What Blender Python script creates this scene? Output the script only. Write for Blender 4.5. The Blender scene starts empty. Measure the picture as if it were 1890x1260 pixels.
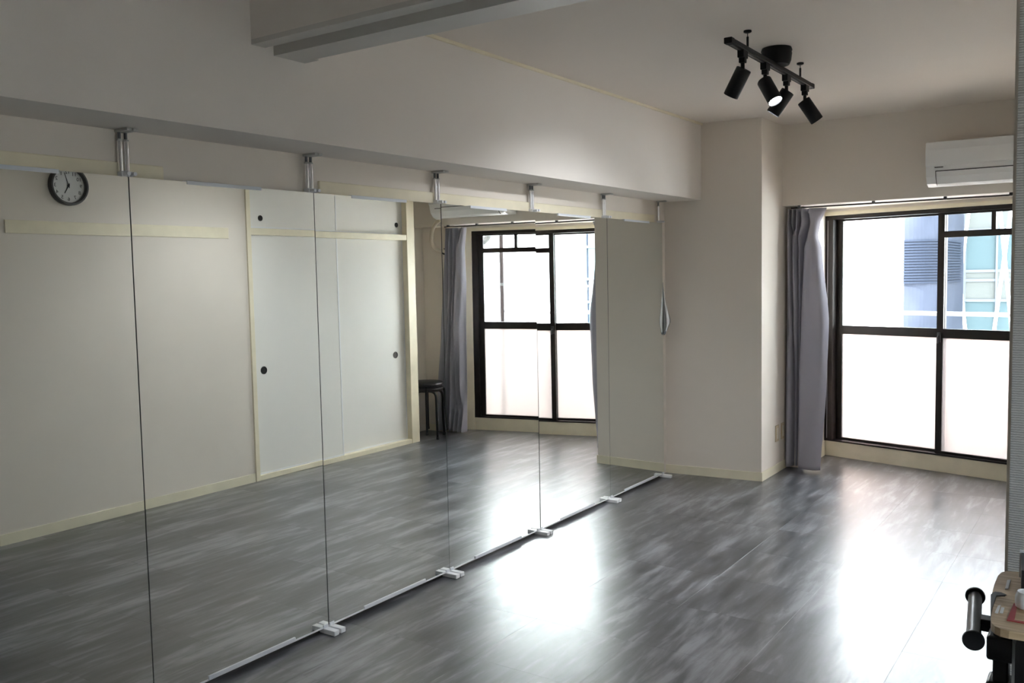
import bpy, bmesh, math, random
from mathutils import Vector, Matrix, Euler
random.seed(7)
sc = bpy.context.scene
col = sc.collection
PI = math.pi

# ------------------------------------------------------------------ camera
CX, CY, CZ = 2.7138, 0.0, 1.4668
YAW, PITCH, ROLL, FPX = 34.4057, -4.2276, -1.1066, 1656.17
cam_d = bpy.data.cameras.new('camera')
cam_d.sensor_fit = 'HORIZONTAL'
cam_d.sensor_width = 36.0
cam_d.lens = FPX / 1890 * 36.0
cam_d.clip_start = 0.02
cam_d.clip_end = 400
cam = bpy.data.objects.new('camera', cam_d)
col.objects.link(cam)
_y, _t, _r = map(math.radians, (YAW, PITCH, ROLL))
_fw = Vector((-math.sin(_y) * math.cos(_t), math.cos(_y) * math.cos(_t), math.sin(_t)))
_r0 = Vector((math.cos(_y), math.sin(_y), 0))
_u0 = _r0.cross(_fw)
_rt = _r0 * math.cos(_r) + _u0 * math.sin(_r)
_up = -_r0 * math.sin(_r) + _u0 * math.cos(_r)
cam.matrix_world = Matrix(((_rt.x, _up.x, -_fw.x, CX), (_rt.y, _up.y, -_fw.y, CY),
                           (_rt.z, _up.z, -_fw.z, CZ), (0, 0, 0, 1)))
sc.camera = cam

def pix(u, v):
    return _fw + _rt * ((u - 945) / FPX) + _up * ((630 - v) / FPX)
def on_y(u, v, y):
    d = pix(u, v); t = (y - CY) / d.y
    return Vector((CX, CY, CZ)) + d * t
def on_z(u, v, z):
    d = pix(u, v); t = (z - CZ) / d.z
    return Vector((CX, CY, CZ)) + d * t

# ------------------------------------------------------------------ world, sun, exposure
w = bpy.data.worlds.new('world')
sc.world = w
w.use_nodes = True
bg = w.node_tree.nodes['Background']
bg.inputs['Color'].default_value = (0.86, 0.93, 1.0, 1)
bg.inputs['Strength'].default_value = 6.0
sun_d = bpy.data.lights.new('sun', 'SUN')
sun_d.energy = 20.0
sun_d.angle = math.radians(2)
sun_d.color = (1.0, 0.96, 0.9)
sun = bpy.data.objects.new('sun', sun_d)
col.objects.link(sun)
sun.rotation_euler = Vector((0.60, 0.45, -0.66)).to_track_quat('-Z', 'Y').to_euler()
sun.location = (0, -5, 12)

sc.view_settings.view_transform = 'Standard'
sc.view_settings.look = 'None'
sc.view_settings.gamma = 1.0
sc.view_settings.use_curve_mapping = False
sc.view_settings.exposure = 2.0
sc.cycles.max_bounces = 14
sc.cycles.diffuse_bounces = 7
sc.cycles.glossy_bounces = 6
sc.cycles.transparent_max_bounces = 16
sc.cycles.sample_clamp_indirect = 12

# daylight portal in the window opening (guides sampling of the sky, gives off nothing itself)
pl = bpy.data.lights.new('window_portal', 'AREA'); pl.shape = 'RECTANGLE'; pl.size = 1.62; pl.size_y = 1.74
pl.cycles.is_portal = True
po = bpy.data.objects.new('window_portal', pl); col.objects.link(po)
po.location = (1.585, 7.03 + 0.12, 1.0)
po.rotation_euler = Vector((-0.2533, -1, 0)).to_track_quat('-Z', 'Y').to_euler()

pl2 = bpy.data.lights.new('added_window_portal', 'AREA'); pl2.shape = 'RECTANGLE'; pl2.size = 0.5; pl2.size_y = 0.65  # sampling guide for the added side window
pl2.cycles.is_portal = True
po2 = bpy.data.objects.new('added_window_portal', pl2); col.objects.link(po2)
po2.location = (3.77, 1.0, 1.225)
po2.rotation_euler = Vector((-1, 0, 0)).to_track_quat('-Z', 'Y').to_euler()

# ------------------------------------------------------------------ materials
def srgb(r, g, b):
    f = lambda c: (c / 255 / 12.92) if c <= 10 else ((c / 255 + 0.055) / 1.055) ** 2.4
    return (f(r), f(g), f(b), 1)

def mat(name, color, rough=0.5, metal=0.0, spec=0.5, emit=None, coat=0.0):
    m = bpy.data.materials.new(name)
    m.use_nodes = True
    b = m.node_tree.nodes['Principled BSDF']
    b.inputs['Base Color'].default_value = color if len(color) == 4 else (*color, 1)
    b.inputs['Roughness'].default_value = rough
    b.inputs['Metallic'].default_value = metal
    b.inputs['Specular IOR Level'].default_value = spec
    b.inputs['Coat Weight'].default_value = coat
    if emit:
        b.inputs['Emission Color'].default_value = (*emit[0], 1)
        b.inputs['Emission Strength'].default_value = emit[1]
    return m

def nodes(m):
    t = m.node_tree
    return t, t.nodes, t.links, t.nodes['Principled BSDF']

def noise_tint(m, scale, amount, bump=0.0, bscale=None, stretch=(1, 1, 1), detail=4):
    """multiply the base colour by a soft noise and add fine relief"""
    t, N, L, b = nodes(m)
    g = N.new('ShaderNodeNewGeometry')
    mp = N.new('ShaderNodeMapping'); mp.inputs['Scale'].default_value = stretch
    L.new(g.outputs['Position'], mp.inputs['Vector'])
    n = N.new('ShaderNodeTexNoise'); n.inputs['Scale'].default_value = scale; n.inputs['Detail'].default_value = detail
    L.new(mp.outputs['Vector'], n.inputs['Vector'])
    c = b.inputs['Base Color'].default_value[:]
    r = N.new('ShaderNodeValToRGB')
    r.color_ramp.elements[0].position = 0.3
    r.color_ramp.elements[1].position = 0.7
    r.color_ramp.elements[0].color = tuple(max(0, x * (1 - amount)) for x in c[:3]) + (1,)
    r.color_ramp.elements[1].color = tuple(min(1, x * (1 + amount)) for x in c[:3]) + (1,)
    L.new(n.outputs['Fac'], r.inputs['Fac'])
    L.new(r.outputs['Color'], b.inputs['Base Color'])
    if bump:
        n2 = N.new('ShaderNodeTexNoise'); n2.inputs['Scale'].default_value = bscale or scale * 8
        n2.inputs['Detail'].default_value = 3
        L.new(mp.outputs['Vector'], n2.inputs['Vector'])
        bp = N.new('ShaderNodeBump'); bp.inputs['Strength'].default_value = bump; bp.inputs['Distance'].default_value = 0.002
        L.new(n2.outputs['Fac'], bp.inputs['Height'])
        L.new(bp.outputs['Normal'], b.inputs['Normal'])
    return m

M = {}
M['wall'] = noise_tint(mat('wallpaper', (0.77, 0.71, 0.64), 0.85, spec=0.2), 1.3, 0.03, 0.25, 420)
M['ceil'] = noise_tint(mat('ceiling_paper', (0.77, 0.71, 0.645), 0.9, spec=0.15), 1.1, 0.02, 0.2, 380)
M['beam'] = noise_tint(mat('beam_paper', (0.77, 0.725, 0.68), 0.8, spec=0.2), 1.2, 0.02, 0.2, 380)
M['cream'] = noise_tint(mat('cream_painted_wood', (0.80, 0.73, 0.56), 0.5), 9, 0.05, 0.15, 60, (1, 1, 1))
M['base'] = noise_tint(mat('cream_vinyl_base', (0.80, 0.74, 0.58), 0.5), 6, 0.05)
M['lintel'] = noise_tint(mat('lintel_paint', (0.58, 0.56, 0.53), 0.42), 4, 0.04)
M['door'] = noise_tint(mat('sliding_door_paper', (0.80, 0.78, 0.745), 0.8, spec=0.2), 2, 0.015, 0.15, 300)
M['dark_pull'] = mat('dark_pull', (0.012, 0.011, 0.011), 0.35)
M['frame'] = noise_tint(mat('bronze_aluminium', (0.020, 0.014, 0.012), 0.38, 0.3), 12, 0.2)
M['gasket'] = mat('pale_gasket', (0.55, 0.54, 0.56), 0.5)
M['black'] = mat('black_paint', (0.006, 0.006, 0.007), 0.5, spec=0.3)
M['blackplastic'] = mat('black_plastic', (0.014, 0.014, 0.016), 0.35)
M['chrome'] = mat('chrome', (0.93, 0.93, 0.95), 0.2, 1.0)
M['steel'] = mat('zinc_steel', (0.25, 0.26, 0.27), 0.35, 0.9)
M['plate'] = mat('grey_pad', (0.48, 0.48, 0.46), 0.6)
M['backing'] = mat('dark_backing', (0.10, 0.11, 0.105), 0.5)
M['white'] = mat('white_plastic', (0.82, 0.82, 0.84), 0.4)
M['guard'] = mat('pale_plastic_guard', (0.72, 0.74, 0.78), 0.3)
M['acwhite'] = mat('aircon_plastic', (0.80, 0.80, 0.80), 0.35)
M['acdark'] = mat('aircon_slot', (0.05, 0.05, 0.05), 0.6)
M['hose'] = mat('cream_hose', (0.66, 0.58, 0.46), 0.6)
M['brown'] = noise_tint(mat('brown_mount', (0.16, 0.085, 0.045), 0.7), 20, 0.3)
M['outlet'] = mat('outlet_plate', (0.62, 0.50, 0.34), 0.45)
M['outletin'] = mat('outlet_insert', (0.76, 0.70, 0.60), 0.4)
M['clockrim'] = mat('clock_rim', (0.06, 0.056, 0.055), 0.4)
M['clockface'] = mat('clock_face', (0.70, 0.70, 0.70), 0.6)
M['ink'] = mat('black_ink', (0.02, 0.02, 0.02), 0.6)
M['railbrown'] = mat('rail_brown', (0.045, 0.035, 0.03), 0.45)
M['red'] = mat('red_tape', (0.36, 0.012, 0.012), 0.5)
M['sticker'] = mat('white_sticker', (0.62, 0.62, 0.62), 0.5)
M['darkmetal'] = mat('brushed_dark_metal', (0.10, 0.10, 0.105), 0.32, 0.85)
M['film'] = mat('mirror_film', (0.60, 0.64, 0.68), 0.16, 1.0)
M['seat'] = mat('black_vinyl', (0.012, 0.012, 0.013), 0.4)

# mirror: faintly green silver
M['mirror'] = mat('mirror_silver', (0.87, 0.90, 0.875), 0.0, 1.0)

# near wall paper with a horizontal weave
m = mat('woven_wallpaper', (0.50, 0.48, 0.46), 0.85, spec=0.2)
t, N, L, b = nodes(m)
g = N.new('ShaderNodeNewGeometry')
wv = N.new('ShaderNodeTexWave'); wv.bands_direction = 'Z'; wv.inputs['Scale'].default_value = 55
wv.inputs['Distortion'].default_value = 1.5; wv.inputs['Detail'].default_value = 2; wv.inputs['Detail Scale'].default_value = 3
L.new(g.outputs['Position'], wv.inputs['Vector'])
rp = N.new('ShaderNodeValToRGB')
rp.color_ramp.elements[0].color = (0.55, 0.535, 0.52, 1); rp.color_ramp.elements[1].color = (0.86, 0.85, 0.83, 1)
L.new(wv.outputs['Fac'], rp.inputs['Fac']); L.new(rp.outputs['Color'], b.inputs['Base Color'])
bp = N.new('ShaderNodeBump'); bp.inputs['Strength'].default_value = 0.6; bp.inputs['Distance'].default_value = 0.002
L.new(wv.outputs['Fac'], bp.inputs['Height']); L.new(bp.outputs['Normal'], b.inputs['Normal'])
M['weave'] = m

# floor tile: grey streaked vinyl, streaks run along the room
m = mat('grey_streaked_vinyl', (0.2, 0.2, 0.2), 0.24, spec=0.5, coat=0.45)
m.node_tree.nodes['Principled BSDF'].inputs['IOR'].default_value = 1.82
b_coat = m.node_tree.nodes['Principled BSDF']; b_coat.inputs['Coat Roughness'].default_value = 0.26
t, N, L, b = nodes(m)
g = N.new('ShaderNodeNewGeometry')
oi = N.new('ShaderNodeObjectInfo')
sh = N.new('ShaderNodeVectorMath'); sh.operation = 'SCALE'; sh.inputs[0].default_value = (0.0, 0.0, 0.6)
L.new(oi.outputs['Random'], sh.inputs['Scale'])
ad = N.new('ShaderNodeVectorMath'); ad.operation = 'ADD'
L.new(g.outputs['Position'], ad.inputs[0]); L.new(sh.outputs['Vector'], ad.inputs[1])
mp = N.new('ShaderNodeMapping'); mp.inputs['Scale'].default_value = (21, 3.2, 1)
L.new(ad.outputs['Vector'], mp.inputs['Vector'])
n1 = N.new('ShaderNodeTexNoise'); n1.inputs['Scale'].default_value = 1.0; n1.inputs['Detail'].default_value = 5; n1.inputs['Roughness'].default_value = 0.58
n1.inputs['Distortion'].default_value = 0.35
L.new(mp.outputs['Vector'], n1.inputs['Vector'])
mp2 = N.new('ShaderNodeMapping'); mp2.inputs['Scale'].default_value = (6, 1.3, 1)
L.new(ad.outputs['Vector'], mp2.inputs['Vector'])
n2 = N.new('ShaderNodeTexNoise'); n2.inputs['Scale'].default_value = 1.0; n2.inputs['Detail'].default_value = 4
L.new(mp2.outputs['Vector'], n2.inputs['Vector'])
mx = N.new('ShaderNodeMix'); mx.data_type = 'FLOAT'; mx.inputs['Factor'].default_value = 0.45
L.new(n1.outputs['Fac'], mx.inputs['A']); L.new(n2.outputs['Fac'], mx.inputs['B'])
rp = N.new('ShaderNodeValToRGB')
e = rp.color_ramp.elements
e[0].position = 0.37; e[0].color = (0.026, 0.026, 0.031, 1)
e[1].position = 0.62; e[1].color = (0.235, 0.237, 0.262, 1)
x = e.new(0.5); x.color = (0.088, 0.088, 0.099, 1)
L.new(mx.outputs['Result'], rp.inputs['Fac']); L.new(rp.outputs['Color'], b.inputs['Base Color'])
mr = N.new('ShaderNodeMapRange'); mr.inputs['From Min'].default_value = 0.32; mr.inputs['From Max'].default_value = 0.68; mr.inputs['To Min'].default_value = 0.30; mr.inputs['To Max'].default_value = 0.40
L.new(n1.outputs['Fac'], mr.inputs['Value']); L.new(mr.outputs['Result'], b.inputs['Roughness'])
bp = N.new('ShaderNodeBump'); bp.inputs['Strength'].default_value = 0.05; bp.inputs['Distance'].default_value = 0.002
L.new(n1.outputs['Fac'], bp.inputs['Height']); L.new(bp.outputs['Normal'], b.inputs['Normal'])
M['tile'] = m

# clear pane / frosted pane
def glass(name, tint, gloss):
    m = bpy.data.materials.new(name); m.use_nodes = True
    t = m.node_tree; t.nodes.clear()
    o = t.nodes.new('ShaderNodeOutputMaterial'); tr = t.nodes.new('ShaderNodeBsdfTransparent')
    tr.inputs['Color'].default_value = (*tint, 1)
    gl = t.nodes.new('ShaderNodeBsdfGlossy'); gl.inputs['Roughness'].default_value = 0.02
    mx = t.nodes.new('ShaderNodeMixShader')
    fr = t.nodes.new('ShaderNodeLayerWeight'); fr.inputs['Blend'].default_value = 0.12
    mm = t.nodes.new('ShaderNodeMath'); mm.operation = 'MULTIPLY'; mm.inputs[1].default_value = gloss
    t.links.new(fr.outputs['Fresnel'], mm.inputs[0]); t.links.new(mm.outputs[0], mx.inputs['Fac'])
    t.links.new(tr.outputs[0], mx.inputs[1]); t.links.new(gl.outputs[0], mx.inputs[2])
    t.links.new(mx.outputs[0], o.inputs['Surface'])
    return m
M['glass'] = glass('clear_pane', (0.90, 0.93, 0.93), 0.6)
m = bpy.data.materials.new('frosted_pane'); m.use_nodes = True
t = m.node_tree; t.nodes.clear()
o = t.nodes.new('ShaderNodeOutputMaterial')
tl = t.nodes.new('ShaderNodeBsdfTranslucent'); tl.inputs['Color'].default_value = (0.455, 0.432, 0.425, 1)
rf = t.nodes.new('ShaderNodeBsdfRefraction'); rf.inputs['IOR'].default_value = 1.08; rf.inputs['Roughness'].default_value = 0.42
rf.inputs['Color'].default_value = (0.49, 0.468, 0.46, 1)
gl = t.nodes.new('ShaderNodeBsdfGlossy'); gl.inputs['Roughness'].default_value = 0.35
m1 = t.nodes.new('ShaderNodeMixShader'); m1.inputs['Fac'].default_value = 0.68
m2 = t.nodes.new('ShaderNodeMixShader'); m2.inputs['Fac'].default_value = 0.04
t.links.new(tl.outputs[0], m1.inputs[1]); t.links.new(rf.outputs[0], m1.inputs[2])
t.links.new(m1.outputs[0], m2.inputs[1]); t.links.new(gl.outputs[0], m2.inputs[2])
t.links.new(m2.outputs[0], o.inputs['Surface'])
M['frost'] = m

# curtain cloth: diffuse with a little light coming through
m = mat('grey_lilac_cloth', (0.43, 0.42, 0.48), 0.9, spec=0.1)
t, N, L, b = nodes(m)
b.inputs['Sheen Weight'].default_value = 0.15
out = [n for n in N if n.type == 'OUTPUT_MATERIAL'][0]
tl = N.new('ShaderNodeBsdfTranslucent'); tl.inputs['Color'].default_value = (0.45, 0.45, 0.52, 1)
ms = N.new('ShaderNodeMixShader'); ms.inputs['Fac'].default_value = 0.12
L.new(b.outputs[0], ms.inputs[1]); L.new(tl.outputs[0], ms.inputs[2]); L.new(ms.outputs[0], out.inputs['Surface'])
M['cloth'] = m

# wood top
m = mat('plywood', (0.45, 0.32, 0.19), 0.45)
t, N, L, b = nodes(m)
g = N.new('ShaderNodeNewGeometry'); mp = N.new('ShaderNodeMapping'); mp.inputs['Scale'].default_value = (8, 70, 70)
L.new(g.outputs['Position'], mp.inputs['Vector'])
nz = N.new('ShaderNodeTexNoise'); nz.inputs['Scale'].default_value = 1; nz.inputs['Detail'].default_value = 5; nz.inputs['Distortion'].default_value = 0.8
L.new(mp.outputs['Vector'], nz.inputs['Vector'])
rp = N.new('ShaderNodeValToRGB')
rp.color_ramp.elements[0].position = 0.3; rp.color_ramp.elements[1].position = 0.7
rp.color_ramp.elements[0].color = (0.36, 0.24, 0.13, 1); rp.color_ramp.elements[1].color = (0.66, 0.50, 0.32, 1)
L.new(nz.outputs['Fac'], rp.inputs['Fac']); L.new(rp.outputs['Color'], b.inputs['Base Color'])
M['wood'] = m

# outside
M['parapet'] = noise_tint(mat('pink_beige_render', (0.80, 0.70, 0.66), 0.8), 5, 0.04)
M['slab'] = noise_tint(mat('balcony_concrete', (0.45, 0.44, 0.43), 0.8), 4, 0.08)
M['railing'] = mat('pale_rail', (0.30, 0.28, 0.28), 0.5, spec=0.2)
M['facade'] = noise_tint(mat('white_facade', (0.80, 0.80, 0.82), 0.6), 1, 0.02)
M['louvre'] = mat('blue_grey_shaded_louvre', (0.014, 0.018, 0.029), 0.5, spec=0.08)  # dark tone carries the corner's shade; also used for the white block's windows
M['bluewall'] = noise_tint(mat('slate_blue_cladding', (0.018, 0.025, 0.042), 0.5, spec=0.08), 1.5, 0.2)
M['palelouvre'] = mat('pale_louvre', (0.20, 0.22, 0.26), 0.5, spec=0.08)
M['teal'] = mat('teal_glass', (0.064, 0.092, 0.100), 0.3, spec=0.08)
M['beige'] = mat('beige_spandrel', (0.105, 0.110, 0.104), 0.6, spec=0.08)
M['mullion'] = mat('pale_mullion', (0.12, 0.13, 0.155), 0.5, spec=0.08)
M['corner'] = noise_tint(mat('shade_toned_corner', (0.026, 0.030, 0.043), 0.5, spec=0.08), 2, 0.15)  # shade on the rounded corner is put into this very dark colour
M['brace'] = mat('white_steel', (0.85, 0.85, 0.87), 0.5)
M['pipegrey'] = mat('grey_pipe', (0.030, 0.022, 0.022), 0.6, spec=0.1)
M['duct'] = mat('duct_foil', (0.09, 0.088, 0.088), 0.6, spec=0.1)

# ------------------------------------------------------------------ mesh helpers
class MB:
    def __init__(s): s.v = []; s.f = []; s.sm = []
    def add(s, vs, fs, smooth=False, T=None):
        o = len(s.v)
        s.v += [(T @ Vector(v)) if T is not None else Vector(v) for v in vs]
        s.f += [[o + i for i in f] for f in fs]; s.sm += [smooth] * len(fs)
        return s
    def box(s, x0, x1, y0, y1, z0, z1, T=None, bev=0.0):
        if bev > 0:
            bm = bmesh.new(); bmesh.ops.create_cube(bm, size=1)
            for v in bm.verts:
                v.co = ((x0 + x1) / 2 + v.co.x * (x1 - x0), (y0 + y1) / 2 + v.co.y * (y1 - y0), (z0 + z1) / 2 + v.co.z * (z1 - z0))
            bmesh.ops.bevel(bm, geom=bm.edges[:], offset=bev, segments=2, affect='EDGES', profile=0.5)
            bm.verts.index_update()
            s.add([v.co.copy() for v in bm.verts], [[v.index for v in f.verts] for f in bm.faces], False, T)
            bm.free(); return s
        vs = [(x, y, z) for z in (z0, z1) for y in (y0, y1) for x in (x0, x1)]
        return s.add(vs, [(0, 2, 3, 1), (4, 5, 7, 6), (0, 1, 5, 4), (2, 6, 7, 3), (0, 4, 6, 2), (1, 3, 7, 5)], False, T)
    def prism(s, poly, z0, z1, T=None, smooth=False):
        n = len(poly)
        vs = [(x, y, z0) for x, y in poly] + [(x, y, z1) for x, y in poly]
        s.add(vs, [list(range(n))[::-1], list(range(n, 2 * n))] + [(i, (i + 1) % n, n + (i + 1) % n, n + i) for i in range(n)], False, T)
        return s
    def tube(s, pts, r, n=12, caps=True, T=None):
        pts = [Vector(p) for p in pts]; rr = r if isinstance(r, (list, tuple)) else [r] * len(pts)
        rings = []
        prev = None
        for i, p in enumerate(pts):
            d = (pts[min(i + 1, len(pts) - 1)] - pts[max(i - 1, 0)]).normalized()
            if prev is None:
                a = Vector((0, 0, 1)) if abs(d.z) < 0.9 else Vector((1, 0, 0))
                u = d.cross(a).normalized()
            else:
                u = (prev - d * prev.dot(d)).normalized()
            prev = u; k = d.cross(u)
            rings.append([p + (u * math.cos(2 * PI * j / n) + k * math.sin(2 * PI * j / n)) * rr[i] for j in range(n)])
        vs = [v for r_ in rings for v in r_]
        fs = [(i * n + j, i * n + (j + 1) % n, (i + 1) * n + (j + 1) % n, (i + 1) * n + j) for i in range(len(pts) - 1) for j in range(n)]
        s.add(vs, fs, True, T)
        if caps:
            s.add(rings[0], [list(range(n))[::-1]], False, T); s.add(rings[-1], [list(range(n))], False, T)
        return s
    def lathe(s, prof, n=32, T=None):
        """profile of (radius, height) about z"""
        vs = [(r * math.cos(2 * PI * j / n), r * math.sin(2 * PI * j / n), z) for r, z in prof for j in range(n)]
        fs = [(i * n + j, i * n + (j + 1) % n, (i + 1) * n + (j + 1) % n, (i + 1) * n + j) for i in range(len(prof) - 1) for j in range(n)]
        return s.add(vs, fs, True, T)
    def build(s, name, m, parent=None, root=None, fix=True):
        org = root.location if root is not None else Vector((0, 0, 0))
        me = bpy.data.meshes.new(name)
        me.from_pydata([tuple(v - org) for v in s.v], [], s.f)
        me.polygons.foreach_set('use_smooth', s.sm)
        if fix:
            bm = bmesh.new(); bm.from_mesh(me)
            bmesh.ops.remove_doubles(bm, verts=bm.verts[:], dist=1e-6)
            bmesh.ops.recalc_face_normals(bm, faces=bm.faces[:]); bm.to_mesh(me); bm.free()
        me.materials.append(M[m] if isinstance(m, str) else m)
        if any(s.sm): me.set_sharp_from_angle(angle=math.radians(40))
        o = bpy.data.objects.new(name, me); col.objects.link(o)
        if parent is not None: o.parent = parent
        return o

def tag(o, label=None, cat=None, group=None, kind=None):
    if label: o['label'] = label
    if cat: o['category'] = cat
    if group: o['group'] = group
    if kind: o['kind'] = kind
    return o
def thing(name, label, cat, loc, group=None, kind=None):
    o = bpy.data.objects.new(name, None); col.objects.link(o)
    o.location = loc; o.empty_display_size = 0.05
    return tag(o, label, cat, group, kind)
def struct(name, mb, m, label, cat):
    return tag(mb.build(name, m), label, cat, None, 'structure')
def text_mesh(body, size, T, align='CENTER'):
    cu = bpy.data.curves.new('t', 'FONT'); cu.body = body; cu.size = size
    cu.align_x = align; cu.align_y = 'CENTER'; cu.extrude = 0.0004
    ob = bpy.data.objects.new('t', cu); col.objects.link(ob)
    dg = bpy.context.evaluated_depsgraph_get(); dg.update()
    me = bpy.data.meshes.new_from_object(ob.evaluated_get(dg))
    mb = MB(); mb.add([v.co.copy() for v in me.vertices], [list(p.vertices) for p in me.polygons], False, T)
    bpy.data.objects.remove(ob); bpy.data.curves.remove(cu); bpy.data.meshes.remove(me)
    return mb
def frame_from(origin, zdir, up=Vector((0, 0, 1))):
    z = Vector(zdir).normalized()
    if abs(z.dot(up)) > 0.98: up = Vector((0, 1, 0))
    x = up.cross(z).normalized(); y = z.cross(x)
    return Matrix(((x.x, y.x, z.x, origin[0]), (x.y, y.y, z.y, origin[1]), (x.z, y.z, z.z, origin[2]), (0, 0, 0, 1)))

# ------------------------------------------------------------------ dimensions
H = 2.50
XB, ZB = 0.228, 1.968            # long beam above the mirrors
XBACK = -0.042                   # wall behind the mirrors
SEAM = [0.93, 1.7526, 2.5677, 3.382, 4.2133, 5.0507, 5.8688]
ZM0, ZM1 = 0.024, 1.813
YP, XP = 6.061, 0.6486           # pillar corner
YPL = YP - 0.0904 * (XP - XBACK) # skewed pillar face
def HDY(x): return 6.5011 - 0.0283 * (x - 0.7)
ZH = 1.926
WX = 2.4856                      # closet wall
WK = 0.2533
def WY(x): return 7.2449 - WK * (x - 0.7)
# window frame of reference: s along the window, n towards the outside
_e1 = Vector((1, -WK, 0)).normalized(); _e2 = Vector((WK, 1, 0)).normalized()
WO = Vector((0.785, WY(0.785), 0))
WT = Matrix(((_e1.x, _e2.x, 0, WO.x), (_e1.y, _e2.y, 0, WO.y), (0, 0, 1, 0), (0, 0, 0, 1)))

# ------------------------------------------------------------------ room shell
fl = struct('floor', MB().box(-0.3, 3.7, -1.7, 7.3, -0.16, -0.006), 'slab', 'grey streaked vinyl tile floor of the empty studio', 'floor')
TS = 0.4572
_tile_mesh = {}
x0g, y0g = 2.04 - 5 * TS, 2.675 - 9 * TS
for i in range(-1, 9):
    for j in range(0, 20):
        xa, xb = x0g + i * TS, x0g + (i + 1) * TS
        ya, yb = y0g + j * TS, y0g + (j + 1) * TS
        xa, xb = max(xa, -0.30), min(xb, 3.6)
        ya, yb = max(ya, -1.6), min(yb, 7.24)
        if xb - xa < 0.02 or yb - ya < 0.02: continue
        key = (round(xb - xa, 4), round(yb - ya, 4))
        if key not in _tile_mesh:
            gx, gy = (xb - xa) / 2 - 0.0002, (yb - ya) / 2 - 0.0002
            mb = MB(); c = 0.0003
            mb.add([(-gx, -gy, -0.006), (gx, -gy, -0.006), (gx, gy, -0.006), (-gx, gy, -0.006),
                    (-gx, -gy, -c * .5), (gx, -gy, -c * .5), (gx, gy, -c * .5), (-gx, gy, -c * .5),
                    (-gx + c, -gy + c, 0), (gx - c, -gy + c, 0), (gx - c, gy - c, 0), (-gx + c, gy - c, 0)],
                   [(0, 1, 5, 4), (1, 2, 6, 5), (2, 3, 7, 6), (3, 0, 4, 7), (4, 5, 9, 8), (5, 6, 10, 9), (6, 7, 11, 10), (7, 4, 8, 11), (8, 9, 10, 11)])
            o = mb.build('tile', 'tile', fl); _tile_mesh[key] = o.data
        else:
            o = bpy.data.objects.new('tile', _tile_mesh[key]); col.objects.link(o); o.parent = fl
        o.location = ((xa + xb) / 2, (ya + yb) / 2, 0)

struct('ceiling', MB().box(-0.3, 3.7, -1.7, 7.35, H, H + 0.12), 'ceil', 'beige papered flat ceiling of the studio', 'ceiling')
struct('wall_left', MB().box(-0.3, XBACK, -1.7, 6.2, 0, H), 'wall', 'beige papered wall showing as a strip above the mirrors', 'wall')
struct('wall_back', MB().box(-0.3, 3.75, -1.8, -1.6, 0, H), 'wall', 'plain papered wall behind the camera', 'wall')
struct('ceiling_beam', MB().box(XBACK, XB, -1.6, YP + 0.05, ZB, H), 'beam', 'long boxed beam running above the row of mirrors', 'beam')
struct('trim_1', MB().box(XB, XB + 0.012, 2.31, YP - 0.03, H - 0.014, H), 'cream', 'thin pale cornice strip between the long beam and the ceiling', 'trim')
# pillar: front face slightly skewed
mb = MB().prism([(XBACK, YPL), (XP, YP), (XP, 6.62), (0.772, 6.62), (0.772, 7.42), (-0.3, 7.42), (-0.3, 6.2), (XBACK, 6.2)], 0, H)
struct('pillar', mb, 'wall', 'beige papered square pillar between the mirrors and the window', 'pillar')
# baseboards of the pillar
nx, ny = 0.0904, -1.0
bb = MB().prism([(XBACK, YPL), (XP + 0.008, YP + 0.0007), (XP + 0.008, 6.62), (XP, 6.62), (XP, YP), (XBACK, YPL)][:0] or
                [(XBACK, YPL - 0.008), (XP + 0.008, YP - 0.008), (XP + 0.008, 6.62), (XP, 6.62), (XP, YP), (XBACK, YPL)], 0, 0.062)
struct('baseboard_pillar', bb, 'base', 'cream baseboard wrapping the foot of the pillar', 'baseboard')
# header over the window (carries the air conditioner)
mb = MB().prism([(XP, HDY(XP)), (2.81, HDY(2.81)), (2.81, 6.97), (2.45, 6.97), (XP, 7.42)], ZH, H)
struct('wall_window_header', mb, 'wall', 'beige papered drop wall above the window behind the air conditioner', 'wall')
mb = MB().prism([(2.475, 6.60), (2.81, 6.60), (2.81, 6.97), (2.40, 6.97), (2.40, 6.90), (2.475, 6.90)], 0, ZH)
struct('wall_window_side', mb, 'wall', 'narrow beige wall beside the window behind the right curtain', 'wall')
struct('baseboard_window_side', MB().box(2.467, 2.81, 6.592, 6.60, 0, 0.062).box(2.467, 2.475, 6.60, 6.80, 0, 0.062), 'base', 'cream baseboard behind the stacked stools', 'baseboard')
# right-hand wall: near jamb, plain wall, closet, recess
struct('wall_right', MB().box(WX, 2.75, 2.45, 4.255, 0, H).box(WX, 2.75, 4.255, 6.09, 2.20, H), 'wall', 'pale papered wall with a clock, seen in the mirrors', 'wall')
struct('wall_right_recess', MB().box(2.81, 2.95, 6.09, 6.97, 0, H).box(WX + 0.09, 2.95, 6.085, 6.115, 0, H), 'wall', 'papered wall of the corner recess beside the closet', 'wall')
struct('wall_near_right', MB().box(2.497, 3.6, 2.40, 2.45, 0, H).box(2.75, 3.6, 2.45, 2.50, 0, H), 'weave', 'woven grey wallpaper corner at the right edge of the photo', 'wall')
struct('wall_right_rear', MB().box(3.6, 3.75, -1.6, 0.75, 0, H).box(3.6, 3.75, 1.25, 2.50, 0, H).box(3.6, 3.75, 0.75, 1.25, 0, 0.9).box(3.6, 3.75, 0.75, 1.25, 1.55, H), 'wall', 'plain wall beside the camera', 'wall')
struct('baseboard_right', MB().box(WX - 0.008, WX, 2.45, 4.25, 0, 0.062), 'base', 'cream baseboard under the clock wall, seen in the mirrors', 'baseboard')
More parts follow.
